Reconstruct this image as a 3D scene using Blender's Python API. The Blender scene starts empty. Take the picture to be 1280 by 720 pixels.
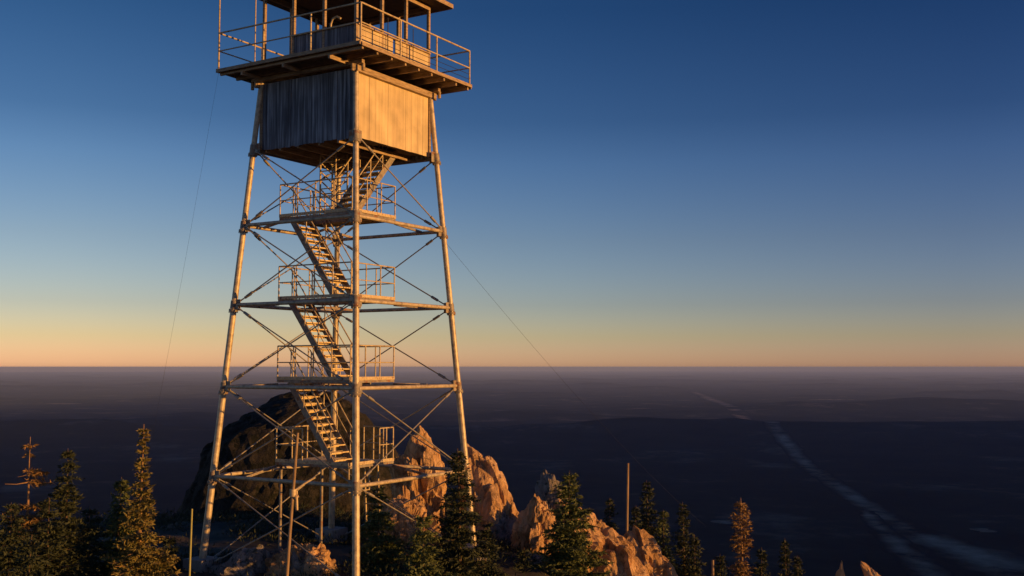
import bpy, bmesh, math, random
import numpy as np
from mathutils import Vector, Matrix

C = bpy.context.scene.collection
PI = math.pi

# ------------------------------------------------------------------ camera, sky, sun, exposure
FOC, EYE = 1360.6, 458.6                     # focal length and eye-level row, for a 1280 wide frame
PITCH = math.atan((EYE - 360.0) / FOC)
cam_d = bpy.data.cameras.new('camera')
cam = bpy.data.objects.new('camera', cam_d); C.objects.link(cam)
CAM = Vector((0, -2.47, -0.76)); cam.location = CAM; cam.rotation_euler = (PI / 2 + PITCH, 0, 0)
cam_d.sensor_width = 36; cam_d.lens = 36 * FOC / 1280
cam_d.clip_start = 0.5; cam_d.clip_end = 600000
bpy.context.scene.camera = cam

SUN_EL, SUN_ROT = math.radians(3.2), math.radians(110)      # clockwise from +Y
world = bpy.data.worlds.new('World'); bpy.context.scene.world = world
world.use_nodes = True
wn, wl = world.node_tree.nodes, world.node_tree.links
bg = wn['Background']; bg.inputs[1].default_value = 0.10
sky = wn.new('ShaderNodeTexSky'); sky.sky_type = 'NISHITA'; sky.sun_disc = False
sky.sun_elevation = SUN_EL; sky.sun_rotation = SUN_ROT
sky.altitude = 1000; sky.dust_density = 1; sky.ozone_density = 3
geo = wn.new('ShaderNodeTexCoord'); sep = wn.new('ShaderNodeSeparateXYZ')
wl.new(geo.outputs['Generated'], sep.inputs[0])
def wramp(sock, lo, hi, stops, k):
    mr = wn.new('ShaderNodeMapRange'); mr.inputs['From Min'].default_value = lo; mr.inputs['From Max'].default_value = hi
    wl.new(sock, mr.inputs['Value'])
    r = wn.new('ShaderNodeValToRGB'); wl.new(mr.outputs[0], r.inputs[0])
    el = r.color_ramp.elements
    while len(el) < len(stops): el.new(0.5)
    for e, (p, c) in zip(el, stops):
        e.position = (p - lo) / (hi - lo); e.color = (c[0] / k, c[1] / k, c[2] / k, 1)
    return r.outputs[0], k
def wmul(a, b, k):
    m = wn.new('ShaderNodeVectorMath'); m.operation = 'MULTIPLY'
    wl.new(a, m.inputs[0]); wl.new(b, m.inputs[1])
    s = wn.new('ShaderNodeVectorMath'); s.operation = 'SCALE'; s.inputs['Scale'].default_value = k
    wl.new(m.outputs[0], s.inputs[0]); return s.outputs[0]
# the evening air: a bright warm band along the horizon, clear deep blue above, deepest away from the afterglow
rc, k1 = wramp(sep.outputs['Z'], -0.06, 0.6, [(-0.06, (5.5, 4.1, 6.0)), (0.0045, (5.5, 4.15, 6.2)), (0.0267, (4.35, 3.4, 3.85)), (0.0563, (3.4, 2.62, 3.05)),
        (0.115, (2.65, 2.05, 2.35)), (0.1838, (1.70, 1.60, 2.06)), (0.2214, (1.10, 1.20, 1.66)), (0.3173, (.58, .85, 1.30)), (0.6, (.5, .75, 1.20))], 9.0)
col = wmul(sky.outputs[0], rc, k1)
ra, k2 = wramp(sep.outputs['X'], -0.5, 0.5, [(-0.372, (1.32, 1.21, 1.07)), (0.044, (1, 1, 1)), (0.384, (.72, .73, .82))], 1.4)
col = wmul(col, ra, k2)
wl.new(col, bg.inputs[0])

sd = bpy.data.lights.new('sun', 'SUN'); sun = bpy.data.objects.new('sun', sd); C.objects.link(sun)
sd.energy = 5.0; sd.angle = math.radians(0.5); sd.color = (1.0, 0.47, 0.11)
sdir = Vector((math.sin(SUN_ROT) * math.cos(SUN_EL), math.cos(SUN_ROT) * math.cos(SUN_EL), math.sin(SUN_EL)))
sun.rotation_euler = sdir.to_track_quat('Z', 'Y').to_euler()

vs = bpy.context.scene.view_settings
bpy.context.scene.display_settings.display_device = 'sRGB'
vs.view_transform = 'Standard'; vs.look = 'None'; vs.exposure = 0; vs.gamma = 1; vs.use_curve_mapping = False
cy = bpy.context.scene.cycles
cy.volume_bounces = 2; cy.max_bounces = 6; cy.diffuse_bounces = 3
try: cy.use_denoising = True
except Exception: pass

# ------------------------------------------------------------------ helpers
def at(px, py, Y):
    """world point on the view ray of a 1280x720 pixel, at ground distance Y"""
    s, c = math.sin(PITCH), math.cos(PITCH); v = (360 - py) / FOC
    Y = Y - CAM.y
    Z = (v * Y * c + Y * s) / (c - v * s); d = Y * c + Z * s
    return Vector(((px - 640) / FOC * d + CAM.x, Y + CAM.y, Z + CAM.z))

def tag(o, label=None, cat=None, group=None, kind=None):
    if label: o['label'] = label
    if cat: o['category'] = cat
    if group: o['group'] = group
    if kind: o['kind'] = kind
    return o
def empty(name, loc, rz=0.0):
    o = bpy.data.objects.new(name, None); C.objects.link(o)
    o.location = loc; o.rotation_euler = (0, 0, rz); o.empty_display_size = 0.3
    return o

class MB:
    def __init__(s): s.v = []; s.f = []; s.sm = []
    def add(s, vs_, fs, smooth=False):
        b = len(s.v); s.v += [tuple(p) for p in vs_]
        s.f += [tuple(i + b for i in f) for f in fs]; s.sm += [smooth] * len(fs)
    def box(s, c, d, rot=None):
        c = Vector(c); h = Vector(d) / 2
        P = [Vector((x * h.x, y * h.y, z * h.z)) for x in (-1, 1) for y in (-1, 1) for z in (-1, 1)]
        if rot is not None: P = [rot @ p for p in P]
        s.add([c + p for p in P], [(0, 1, 3, 2), (4, 6, 7, 5), (0, 4, 5, 1), (2, 3, 7, 6), (0, 2, 6, 4), (1, 5, 7, 3)])
        return s
    def bar(s, a, b, w, h, up=(0, 0, 1)):
        """rectangular bar from a to b; w across, h along up"""
        a, b = Vector(a), Vector(b); t = (b - a)
        L = t.length; t.normalize(); u = Vector(up)
        x = t.cross(u)
        if x.length < 1e-4: x = t.cross(Vector((0, 1, 0)))
        x.normalize(); z = x.cross(t)
        R = Matrix((x, t, z)).transposed()
        return s.box((a + b) / 2, (w, L, h), R)
    def angle(s, a, b, w, th=0.012, up=(0, 0, 1)):
        a, b = Vector(a), Vector(b); t = (b - a).normalized(); u = Vector(up); x = t.cross(u)
        if x.length < 1e-4: x = t.cross(Vector((0, 1, 0)))
        x.normalize(); z = x.cross(t)
        s.bar(a + x * w / 2, b + x * w / 2, w, th, up); s.bar(a - z * (w / 2 + th / 2 + .001), b - z * (w / 2 + th / 2 + .001), th, w, up)
        return s
    def tube(s, pts, r, n=10, cap=True):
        pts = [Vector(p) for p in pts]
        rr = r if isinstance(r, (list, tuple)) else [r] * len(pts)
        rings = []; ref = None
        for i, p in enumerate(pts):
            t = (pts[min(i + 1, len(pts) - 1)] - pts[max(i - 1, 0)]).normalized()
            if ref is None: ref = Vector((1, 0, 0)) if abs(t.x) < 0.8 else Vector((0, 1, 0))
            x = (ref - t * ref.dot(t)).normalized(); ref = x; y = t.cross(x)
            rings.append([p + (x * math.cos(2 * PI * k / n) + y * math.sin(2 * PI * k / n)) * rr[i] for k in range(n)])
        V = [q for R in rings for q in R]; F = []
        for i in range(len(pts) - 1):
            for k in range(n):
                F.append((i * n + k, i * n + (k + 1) % n, (i + 1) * n + (k + 1) % n, (i + 1) * n + k))
        s.add(V, F, True)
        if cap:
            s.add(rings[0][::-1], [tuple(range(n))]); s.add(rings[-1], [tuple(range(n))])
        return s
    def build(s, name, m, parent=None, bevel=0):
        me = bpy.data.meshes.new(name); me.from_pydata(s.v, [], s.f); me.update()
        me.polygons.foreach_set('use_smooth', s.sm)
        if m: me.materials.append(m)
        o = bpy.data.objects.new(name, me); C.objects.link(o)
        if parent: o.parent = parent
        return o

def np_mesh(name, V, F, m, parent=None, smooth=False):
    me = bpy.data.meshes.new(name); me.from_pydata(V.tolist() if hasattr(V, 'tolist') else V, [], F.tolist() if hasattr(F, 'tolist') else F); me.update()
    if smooth: me.polygons.foreach_set('use_smooth', [True] * len(me.polygons))
    if m: me.materials.append(m)
    o = bpy.data.objects.new(name, me); C.objects.link(o)
    if parent: o.parent = parent
    return o

def vnoise(P, seed=0):
    P = np.asarray(P, float); i = np.floor(P).astype(np.int64); f = P - i; f = f * f * (3 - 2 * f)
    def h(a, b, c):
        n = (a * 73856093) ^ (b * 19349663) ^ (c * 83492791) ^ (seed * 2654435761)
        n = (n ^ (n >> 13)) * 1274126177 & 0x7fffffff; n = n ^ (n >> 16)
        return (n & 0xffff) / 65535.0
    r = 0
    for dx in (0, 1):
        for dy in (0, 1):
            for dz in (0, 1):
                w = (f[:, 0] if dx else 1 - f[:, 0]) * (f[:, 1] if dy else 1 - f[:, 1]) * (f[:, 2] if dz else 1 - f[:, 2])
                r = r + w * h(i[:, 0] + dx, i[:, 1] + dy, i[:, 2] + dz)
    return r * 2 - 1
def fbm(P, oct=5, seed=0, ridged=False):
    P = np.asarray(P, float); a, s, t = 1.0, 0, 0
    for o in range(oct):
        n = vnoise(P * 2 ** o + 17.3 * o, seed + o)
        if ridged: n = 1 - 2 * np.abs(n)
        s = s + a * n; t += a; a *= 0.5
    return s / t

# ------------------------------------------------------------------ materials
def mat(name, cols, scale=3.0, rough=0.7, metal=0.0, bump=0.0, bscale=40.0, stretch=(1, 1, 1), rust=None, detail=8):
    """two or three tone noise-mixed surface; rust=(colour, threshold, scale)"""
    m = bpy.data.materials.new(name); m.use_nodes = True
    n, l = m.node_tree.nodes, m.node_tree.links; b = n['Principled BSDF']
    tc = n.new('ShaderNodeTexCoord'); mp = n.new('ShaderNodeMapping'); l.new(tc.outputs['Object'], mp.inputs[0])
    mp.inputs['Scale'].default_value = stretch
    nz = n.new('ShaderNodeTexNoise'); nz.inputs['Scale'].default_value = scale; nz.inputs['Detail'].default_value = detail; nz.inputs['Roughness'].default_value = .65
    l.new(mp.outputs[0], nz.inputs[0])
    r = n.new('ShaderNodeValToRGB'); l.new(nz.outputs[0], r.inputs[0]); el = r.color_ramp.elements
    while len(el) < len(cols): el.new(.5)
    for i, (e, c) in enumerate(zip(el, cols)):
        e.position = .32 + .36 * i / max(1, len(cols) - 1); e.color = (*c, 1)
    out = r.outputs[0]
    if rust:
        rz = n.new('ShaderNodeTexNoise'); rz.inputs['Scale'].default_value = rust[2]; rz.inputs['Detail'].default_value = 9; rz.inputs['Roughness'].default_value = .7
        l.new(mp.outputs[0], rz.inputs[0])
        rr = n.new('ShaderNodeMapRange'); rr.inputs['From Min'].default_value = rust[1]; rr.inputs['From Max'].default_value = rust[1] + .08
        l.new(rz.outputs[0], rr.inputs['Value'])
        mx = n.new('ShaderNodeMix'); mx.data_type = 'RGBA'; l.new(rr.outputs[0], mx.inputs[0]); l.new(out, mx.inputs[6]); mx.inputs[7].default_value = (*rust[0], 1)
        out = mx.outputs[2]
        if metal:
            mm = n.new('ShaderNodeMapRange'); mm.inputs['To Min'].default_value = metal; mm.inputs['To Max'].default_value = 0
            l.new(rr.outputs[0], mm.inputs['Value']); l.new(mm.outputs[0], b.inputs['Metallic'])
    elif metal: b.inputs['Metallic'].default_value = metal
    l.new(out, b.inputs['Base Color']); 
    rm = n.new('ShaderNodeMapRange'); rm.inputs['To Min'].default_value = rough - .12; rm.inputs['To Max'].default_value = min(1, rough + .12)
    l.new(nz.outputs[0], rm.inputs['Value']); l.new(rm.outputs[0], b.inputs['Roughness'])
    if bump:
        bz = n.new('ShaderNodeTexNoise'); bz.inputs['Scale'].default_value = bscale; bz.inputs['Detail'].default_value = 6; l.new(mp.outputs[0], bz.inputs[0])
        bp = n.new('ShaderNodeBump'); bp.inputs['Strength'].default_value = bump; bp.inputs['Distance'].default_value = .02
        l.new(bz.outputs[0], bp.inputs['Height']); l.new(bp.outputs[0], b.inputs['Normal'])
    return m

M = {}
M['steel'] = mat('galvanised steel', [(.28, .23, .16), (.50, .42, .29), (.64, .55, .39)], 6, .45, .15, .15, 60, rust=((.22, .11, .05), .66, 3.0))
M['steel_old'] = mat('weathered steel', [(.15, .13, .11), (.28, .25, .20), (.40, .34, .26)], 8, .6, .2, .2, 70, rust=((.24, .10, .045), .52, 5.0))
M['rail'] = mat('painted rail', [(.40, .32, .20), (.68, .56, .34)], 14, .6, .2, .15, 80, rust=((.22, .10, .05), .56, 8.0))
M['rod'] = mat('brace rod', [(.22, .20, .17), (.42, .39, .33)], 10, .45, .4, rust=((.20, .09, .04), .58, 6.0))
M['grate'] = mat('stair tread steel', [(.54, .42, .22), (.76, .62, .34)], 12, .6, .15, .2, 60, rust=((.25, .11, .05), .55, 9.0))
M['wood_raw'] = mat('bare timber', [(.20, .145, .09), (.38, .28, .18), (.50, .38, .25)], 4, .85, 0, .4, 30, (1, 1, 6))
M['wood_deck'] = mat('deck timber', [(.07, .055, .045), (.16, .12, .09), (.24, .18, .13)], 5, .9, 0, .4, 30, (6, 1, 1))
M['roof'] = mat('roof boards', [(.10, .08, .07), (.20, .15, .12)], 6, .85, 0, .3, 30)
M['wire'] = mat('cable', [(.02, .02, .02), (.04, .04, .04)], 10, .6, .3)
M['pole'] = mat('pole timber', [(.18, .12, .07), (.32, .22, .13), (.42, .30, .18)], 5, .85, 0, .5, 30, (4, 4, .5))
M['concrete'] = mat('footing concrete', [(.22, .21, .20), (.34, .33, .31)], 5, .9, 0, .4, 40)

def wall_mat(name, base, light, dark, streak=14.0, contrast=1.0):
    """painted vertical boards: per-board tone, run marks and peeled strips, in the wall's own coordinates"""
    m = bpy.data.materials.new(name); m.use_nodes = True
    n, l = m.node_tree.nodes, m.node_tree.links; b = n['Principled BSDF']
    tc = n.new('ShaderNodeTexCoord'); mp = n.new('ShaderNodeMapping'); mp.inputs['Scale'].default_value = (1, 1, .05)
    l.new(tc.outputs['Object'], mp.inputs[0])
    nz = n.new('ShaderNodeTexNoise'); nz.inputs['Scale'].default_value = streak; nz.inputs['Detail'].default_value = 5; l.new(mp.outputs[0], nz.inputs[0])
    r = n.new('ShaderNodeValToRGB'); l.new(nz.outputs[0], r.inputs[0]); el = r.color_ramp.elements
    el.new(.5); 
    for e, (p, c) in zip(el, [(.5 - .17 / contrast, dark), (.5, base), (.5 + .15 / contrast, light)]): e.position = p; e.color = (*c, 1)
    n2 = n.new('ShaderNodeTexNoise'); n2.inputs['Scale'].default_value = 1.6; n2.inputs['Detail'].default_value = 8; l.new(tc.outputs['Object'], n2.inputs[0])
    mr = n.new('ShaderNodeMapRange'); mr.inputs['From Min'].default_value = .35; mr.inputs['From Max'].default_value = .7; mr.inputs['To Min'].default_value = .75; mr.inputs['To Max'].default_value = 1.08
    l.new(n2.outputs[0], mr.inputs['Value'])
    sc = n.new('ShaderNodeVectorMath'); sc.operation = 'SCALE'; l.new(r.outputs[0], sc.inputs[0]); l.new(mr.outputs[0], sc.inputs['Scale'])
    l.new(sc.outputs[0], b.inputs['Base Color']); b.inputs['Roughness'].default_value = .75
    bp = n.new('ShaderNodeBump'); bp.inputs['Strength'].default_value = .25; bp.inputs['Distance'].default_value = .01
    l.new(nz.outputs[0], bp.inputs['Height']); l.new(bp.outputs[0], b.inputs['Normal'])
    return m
M['wall_sun'] = wall_mat('sun tinted painted boards', (.66, .53, .31), (.72, .59, .36), (.52, .41, .25), 6, .75)  # sun side copy: warm sunlight is put into the board colour
M['wall_worn_shade'] = wall_mat('worn boards shade tinted', (.13, .15, .19), (.33, .37, .43), (.06, .07, .09), 12, 1.0)  # shade side copy: bluish shade put into the colour, with peeling streaks

def rock_mat(name, cols, lichen=(.10, .10, .07), lt=.58):
    m = bpy.data.materials.new(name); m.use_nodes = True
    n, l = m.node_tree.nodes, m.node_tree.links; b = n['Principled BSDF']
    tc = n.new('ShaderNodeTexCoord')
    def noise(s, d=10, rg=.65):
        z = n.new('ShaderNodeTexNoise'); z.inputs['Scale'].default_value = s; z.inputs['Detail'].default_value = d; z.inputs['Roughness'].default_value = rg
        l.new(tc.outputs['Object'], z.inputs[0]); return z.outputs[0]
    a = noise(.9); r = n.new('ShaderNodeValToRGB'); l.new(a, r.inputs[0]); el = r.color_ramp.elements; el.new(.5)
    for e, p, c in zip(el, (.34, .5, .66), cols): e.position = p; e.color = (*c, 1)
    # run marks down the faces
    ms = n.new('ShaderNodeMapping'); ms.inputs['Scale'].default_value = (1, 1, .16); ms.inputs['Rotation'].default_value = (.1, .25, 0); l.new(tc.outputs['Object'], ms.inputs[0])
    zs = n.new('ShaderNodeTexNoise'); zs.inputs['Scale'].default_value = 5; zs.inputs['Detail'].default_value = 9; zs.inputs['Roughness'].default_value = .7; l.new(ms.outputs[0], zs.inputs[0])
    sr_ = n.new('ShaderNodeMapRange'); sr_.inputs['From Min'].default_value = .36; sr_.inputs['From Max'].default_value = .64; sr_.inputs['To Min'].default_value = .62; sr_.inputs['To Max'].default_value = 1.18; l.new(zs.outputs[0], sr_.inputs['Value'])
    sm_ = n.new('ShaderNodeVectorMath'); sm_.operation = 'SCALE'; l.new(r.outputs[0], sm_.inputs[0]); l.new(sr_.outputs[0], sm_.inputs['Scale'])
    # dark lichen patches
    mr = n.new('ShaderNodeMapRange'); mr.inputs['From Min'].default_value = lt; mr.inputs['From Max'].default_value = lt + .05; l.new(noise(2.6, 12, .72), mr.inputs['Value'])
    mx = n.new('ShaderNodeMix'); mx.data_type = 'RGBA'; l.new(mr.outputs[0], mx.inputs[0]); l.new(sm_.outputs[0], mx.inputs[6]); mx.inputs[7].default_value = (*lichen, 1)
    # cracks
    vo = n.new('ShaderNodeTexVoronoi'); vo.feature = 'DISTANCE_TO_EDGE'; vo.inputs['Scale'].default_value = 1.1
    wz = n.new('ShaderNodeTexNoise'); wz.inputs['Scale'].default_value = 1.5; wz.inputs['Detail'].default_value = 6; l.new(tc.outputs['Object'], wz.inputs[0])
    va = n.new('ShaderNodeVectorMath'); va.operation = 'ADD'; l.new(tc.outputs['Object'], va.inputs[0]); l.new(wz.outputs['Color'], va.inputs[1]); l.new(va.outputs[0], vo.inputs['Vector'])
    cr = n.new('ShaderNodeMapRange'); cr.inputs['From Max'].default_value = .02; cr.inputs['To Min'].default_value = .62; l.new(vo.outputs['Distance'], cr.inputs['Value'])
    m2 = n.new('ShaderNodeMix'); m2.data_type = 'RGBA'; l.new(cr.outputs[0], m2.inputs[0]); m2.inputs[6].default_value = (.06, .045, .035, 1); l.new(mx.outputs[2], m2.inputs[7])
    l.new(m2.outputs[2], b.inputs['Base Color']); b.inputs['Roughness'].default_value = .92
    b.inputs['Specular IOR Level'].default_value = .2
    ad = n.new('ShaderNodeMath'); ad.operation = 'ADD'; l.new(noise(9, 12, .7), ad.inputs[0])
    mu = n.new('ShaderNodeMath'); mu.operation = 'MULTIPLY'; mu.inputs[1].default_value = .5; l.new(cr.outputs[0], mu.inputs[0]); l.new(mu.outputs[0], ad.inputs[1])
    bp = n.new('ShaderNodeBump'); bp.inputs['Strength'].default_value = 1.0; bp.inputs['Distance'].default_value = .12
    l.new(ad.outputs[0], bp.inputs['Height']); l.new(bp.outputs[0], b.inputs['Normal'])
    return m
M['granite'] = rock_mat('pink granite', [(.42, .24, .115), (.66, .41, .21), (.78, .56, .35)], lt=.63)
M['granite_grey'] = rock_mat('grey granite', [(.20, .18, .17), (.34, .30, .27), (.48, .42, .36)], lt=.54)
M['granite_dark'] = rock_mat('shade darkened granite', [(.022, .022, .022), (.036, .034, .032), (.065, .056, .048)], (.014, .016, .013), .50)  # near-black colour stands in for the shade on the dome

def leaf_mat(name, cols, scale=6):
    m = mat(name, cols, scale, .75, 0)
    return m
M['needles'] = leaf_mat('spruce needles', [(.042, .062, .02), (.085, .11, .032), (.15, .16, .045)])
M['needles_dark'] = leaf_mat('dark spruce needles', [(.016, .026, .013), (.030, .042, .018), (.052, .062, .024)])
M['needles_gold'] = leaf_mat('golden needles', [(.10, .11, .028), (.19, .16, .042), (.28, .18, .055)])  # yellow-green to gold needle tones
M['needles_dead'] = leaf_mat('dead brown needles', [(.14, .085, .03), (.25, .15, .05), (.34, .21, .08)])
M['bark'] = mat('bark', [(.06, .04, .03), (.12, .08, .055), (.20, .13, .09)], 10, .9, 0, .6, 30, (3, 3, .6))
M['bark_bare'] = mat('bare orange bark', [(.20, .12, .06), (.32, .19, .09), (.42, .26, .13)], 10, .9, 0, .6, 30, (3, 3, .6))
M['mountain'] = mat('mountain soil', [(.022, .022, .015), (.042, .036, .025), (.09, .07, .05)], .9, .95, 0, .6, 6, detail=12)

# plain: dark forest with muted clearings
def plain_mat(name, dark, mid, pale, thr, scale, thr2=.66, streak=False):
    m = bpy.data.materials.new(name); m.use_nodes = True
    n, l = m.node_tree.nodes, m.node_tree.links; b = n['Principled BSDF']
    tc = n.new('ShaderNodeTexCoord')
    def noise(s, d=10, rg=.6, st=(1, 1, 1)):
        mp = n.new('ShaderNodeMapping'); mp.inputs['Scale'].default_value = st; l.new(tc.outputs['Object'], mp.inputs[0])
        z = n.new('ShaderNodeTexNoise'); z.inputs['Scale'].default_value = s; z.inputs['Detail'].default_value = d; z.inputs['Roughness'].default_value = rg
        l.new(mp.outputs[0], z.inputs[0]); return z.outputs[0]
    r = n.new('ShaderNodeValToRGB'); l.new(noise(scale, 12, .7), r.inputs[0]); el = r.color_ramp.elements
    el[0].position = .38; el[0].color = (*dark, 1); el[1].position = thr; el[1].color = (*mid, 1)
    e = el.new(thr2); e.color = (*pale, 1)
    out = r.outputs[0]
    if streak:                                     # gravel thins out towards the banks
        at_ = n.new('ShaderNodeAttribute'); at_.attribute_name = 'bank'
        sb = n.new('ShaderNodeMath'); sb.operation = 'SUBTRACT'; l.new(noise(scale * 2.5, 8, .7, (1, .5, 1)), sb.inputs[0]); l.new(at_.outputs['Fac'], sb.inputs[1])
        mr = n.new('ShaderNodeMapRange'); mr.inputs['From Min'].default_value = -.38; mr.inputs['From Max'].default_value = .30; l.new(sb.outputs[0], mr.inputs['Value'])
        mx = n.new('ShaderNodeMix'); mx.data_type = 'RGBA'; l.new(mr.outputs[0], mx.inputs[0]); mx.inputs[6].default_value = (*dark, 1); l.new(out, mx.inputs[7]); out = mx.outputs[2]
    l.new(out, b.inputs['Base Color']); b.inputs['Roughness'].default_value = 1; b.inputs['Specular IOR Level'].default_value = 0
    return m
M['plain'] = plain_mat('forested plain', (.006, .009, .008), (.024, .026, .020), (.15, .125, .095), .56, .0009, .70)
M['wash'] = plain_mat('pale dry wash', (.008, .010, .009), (.19, .14, .10), (.50, .38, .27), .46, .0022, .66, True)
M['clearing'] = plain_mat('bare clearing', (.06, .05, .04), (.22, .17, .12), (.50, .38, .27), .5, .004, .66)

# ------------------------------------------------------------------ terrain: plain, mountain, added ridge
H = -1000.0
def plain_h(x, y):
    P = np.stack([x / 5200, y / 2600, np.zeros_like(x)], 1)
    r = np.hypot(x, y); k = np.clip((r - 7000) / 14000, 0, 1) * np.clip((200000 - r) / 80000, 0, 1)
    w = fbm(np.stack([x / 3500, y / 3500, x * 0 + 4], 1), 5, 21)
    r1 = np.exp(-((y - 14800 - .05 * x - 700 * w) / 1500) ** 2) * np.clip(170 + 190 * w + x * .006, 0, 400) * np.clip((26000 - np.abs(x)) / 6000, 0, 1)
    r2 = np.exp(-((y - 27500 + .12 * x - 1500 * w) / 2600) ** 2) * np.clip((x - 1500) / 9000, 0, 1) * (210 + 200 * w) * np.clip((40000 - x) / 8000, 0, 1)
    return H + k * (np.clip(fbm(P, 5, 5) - .12, 0, 1) * 420) + np.clip(r1, 0, 500) + np.clip(r2, 0, 500)
def polar(rs, n, hf, name, m, cx=0, cy_=0, a0=0, a1=2 * PI):
    A = np.linspace(a0, a1, n, endpoint=False); R, T = np.meshgrid(rs, A, indexing='ij')
    x = (cx + R * np.sin(T)).ravel(); y = (cy_ + R * np.cos(T)).ravel(); z = hf(x, y)
    V = np.stack([x, y, z], 1); F = []
    k = len(rs)
    i = np.arange(k - 1)[:, None] * n; j = np.arange(n)[None]; j2 = (j + 1) % n
    F = np.stack([i + j, i + j2, i + n + j2, i + n + j], -1).reshape(-1, 4)
    return np_mesh(name, V, F, m, smooth=True)
rs = np.concatenate([[1], np.geomspace(900, 240000, 200)])
tag(polar(rs, 900, plain_h, 'plain', M['plain']), kind='structure')

TX, TY = -4.99, 30.0
def mt_h(x, y):
    x = np.asarray(x, float); y = np.asarray(y, float)
    dx = x - (-5.5); dy = (y - 33)
    r = np.hypot(np.where(dx > 0, dx * 1.5, dx * .72), dy * .9)
    base = -6.45 - .0045 * np.minimum(r, 14) ** 2 - .42 * np.maximum(r - 10, 0)
    far = np.maximum(r - 40, 0); base = base - .16 * far
    P = np.stack([x, y, np.zeros_like(x)], 1)
    rough = (fbm(P * .35, 5, 3) * .5 + fbm(P * 1.6, 4, 4, True) * .12) * np.clip((np.hypot(x - TX, y - TY) - 3) / 6, .35, 1) + fbm(P / 60, 5, 9) * np.clip((r - 25) / 100, 0, 1) * 28
    return np.maximum(base + rough, H - 40)
def mth(x, y): return float(mt_h(np.array([x]), np.array([y]))[0])
tag(polar(np.concatenate([np.linspace(0.01, 32, 110), np.geomspace(33, 2400, 60)]), 300, mt_h, 'mountain', M['mountain'], -5, 31), kind='structure')

def strip(name, pts, m, lift=6.0, n=120, seed=1):
    """a winding band laid just above the plain; pts = (x, y, width)"""
    pts = np.array(pts, float); t = np.linspace(0, len(pts) - 1, n); k = np.arange(len(pts))
    X = [np.interp(t, k, pts[:, i]) for i in range(3)]
    # smooth
    for i in range(3):
        for _ in range(12): X[i][1:-1] = (X[i][:-2] + X[i][1:-1] * 2 + X[i][2:]) / 4
    x, y, w = X; tx = np.gradient(x); ty = np.gradient(y); L = np.hypot(tx, ty); nx, ny = -ty / L, tx / L
    q = np.stack([x / 300, y / 300, x * 0], 1); x = x + nx * fbm(q, 3, seed) * w * .10; y = y + ny * fbm(q, 3, seed) * w * .10
    V = []; m_ = 9
    for j in range(m_):
        s = (j / (m_ - 1) - .5) * w * (1 + .35 * fbm(np.stack([x / 150, y / 150, x * 0 + (0 if j < m_ / 2 else 9)], 1), 3, seed + 3))
        xx, yy = x + nx * s, y + ny * s
        V.append(np.stack([xx, yy, plain_h(xx, yy) + lift], 1))
    V = np.concatenate(V); F = [(j * n + i, j * n + i + 1, (j + 1) * n + i + 1, (j + 1) * n + i) for j in range(m_ - 1) for i in range(n - 1)]
    o = np_mesh(name, V, np.array(F), m, smooth=True)
    a_ = o.data.attributes.new('bank', 'FLOAT', 'POINT'); e_ = np.linspace(0, 1, n); e_ = np.clip((e_ * (1 - e_) * 4), 0, 1)
    a_.data.foreach_set('value', np.concatenate([np.abs(j / (m_ - 1) - .5) * 2 * np.ones(n) + (e_ < .25) * .3 for j in range(m_)]))
    return tag(o, kind='structure')
def onp(px, py):     # where a view ray meets the plain
    d = at(px, py, 1.0) - CAM; k = (H - CAM.z) / d.z; return d.x * k, d.y * k
def wash(px): return [(*onp(a, b), w) for a, b, w in px]
strip('river_wash', wash([(868, 490, 700), (905, 506, 420), (960, 546, 270), (1010, 583, 230), (1060, 617, 220), (1110, 650, 230), (1165, 676, 380), (1230, 700, 520), (1320, 735, 560)]), M['wash'])
strip('side_wash', wash([(1080, 640, 120), (1130, 690, 200), (1180, 735, 260)]), M['wash'], 9, 60, 4)
for i, (a, b, w, ln) in enumerate([(655, 543, 500, 300), (989, 537, 420, 300), (1195, 540, 420, 350), (1264, 538, 700, 500), (1040, 500, 1500, 500), (80, 505, 1100, 600), (905, 655, 160, 110), (1230, 665, 130, 110)]):
    cx_, cy_ = onp(a, b); w *= .45; ln *= 1.6
    strip('clearing', [(cx_ - w, cy_, ln * .3), (cx_ - w * .3, cy_ + ln * .1, ln), (cx_ + w * .4, cy_ - ln * .1, ln * .8), (cx_ + w, cy_, ln * .2)], M['clearing'], 10, 30, 20 + i)

# added ridge out of frame, placed to shade the near plain and haze
gx, gy = np.meshgrid(np.linspace(8000, 17500, 60), np.linspace(-34000, 14500, 150), indexing='ij'); gx, gy = gx.ravel(), gy.ravel()
gz = H - 10 + 1560 * np.exp(-((gx - 12300 + 350 * np.sin(gy / 4000)) / 1900) ** 2) * np.clip((14000 - gy) / 3500, 0, 1) ** .7 * (1 + .10 * fbm(np.stack([gx / 2500, gy / 2500, gx * 0], 1), 5, 2)) 
kk = np.arange(59)[:, None] * 150 + np.arange(149)[None]; 
tag(np_mesh('shade_ridge', np.stack([gx, gy, gz], 1), np.stack([kk, kk + 150, kk + 151, kk + 1], -1).reshape(-1, 4), M['plain'], smooth=True), kind='structure')

# air between the mountain and the far plain
hz = bpy.data.materials.new('haze air'); hz.use_nodes = True
hn, hl = hz.node_tree.nodes, hz.node_tree.links
for q in list(hn):
    if q.type == 'BSDF_PRINCIPLED': hn.remove(q)
pv = hn.new('ShaderNodeVolumePrincipled'); pv.inputs['Color'].default_value = (.43, .58, 1.0, 1)
pv.inputs['Density'].default_value = 1.2e-5; pv.inputs['Anisotropy'].default_value = 0.0
hl.new(pv.outputs[0], hn['Material Output'].inputs['Volume'])
hb = MB(); hb.box((0, 0, (13 + H - 2) / 2), (500000, 500000, 13 - H + 2))
tag(hb.build('haze', hz), kind='stuff')

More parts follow.
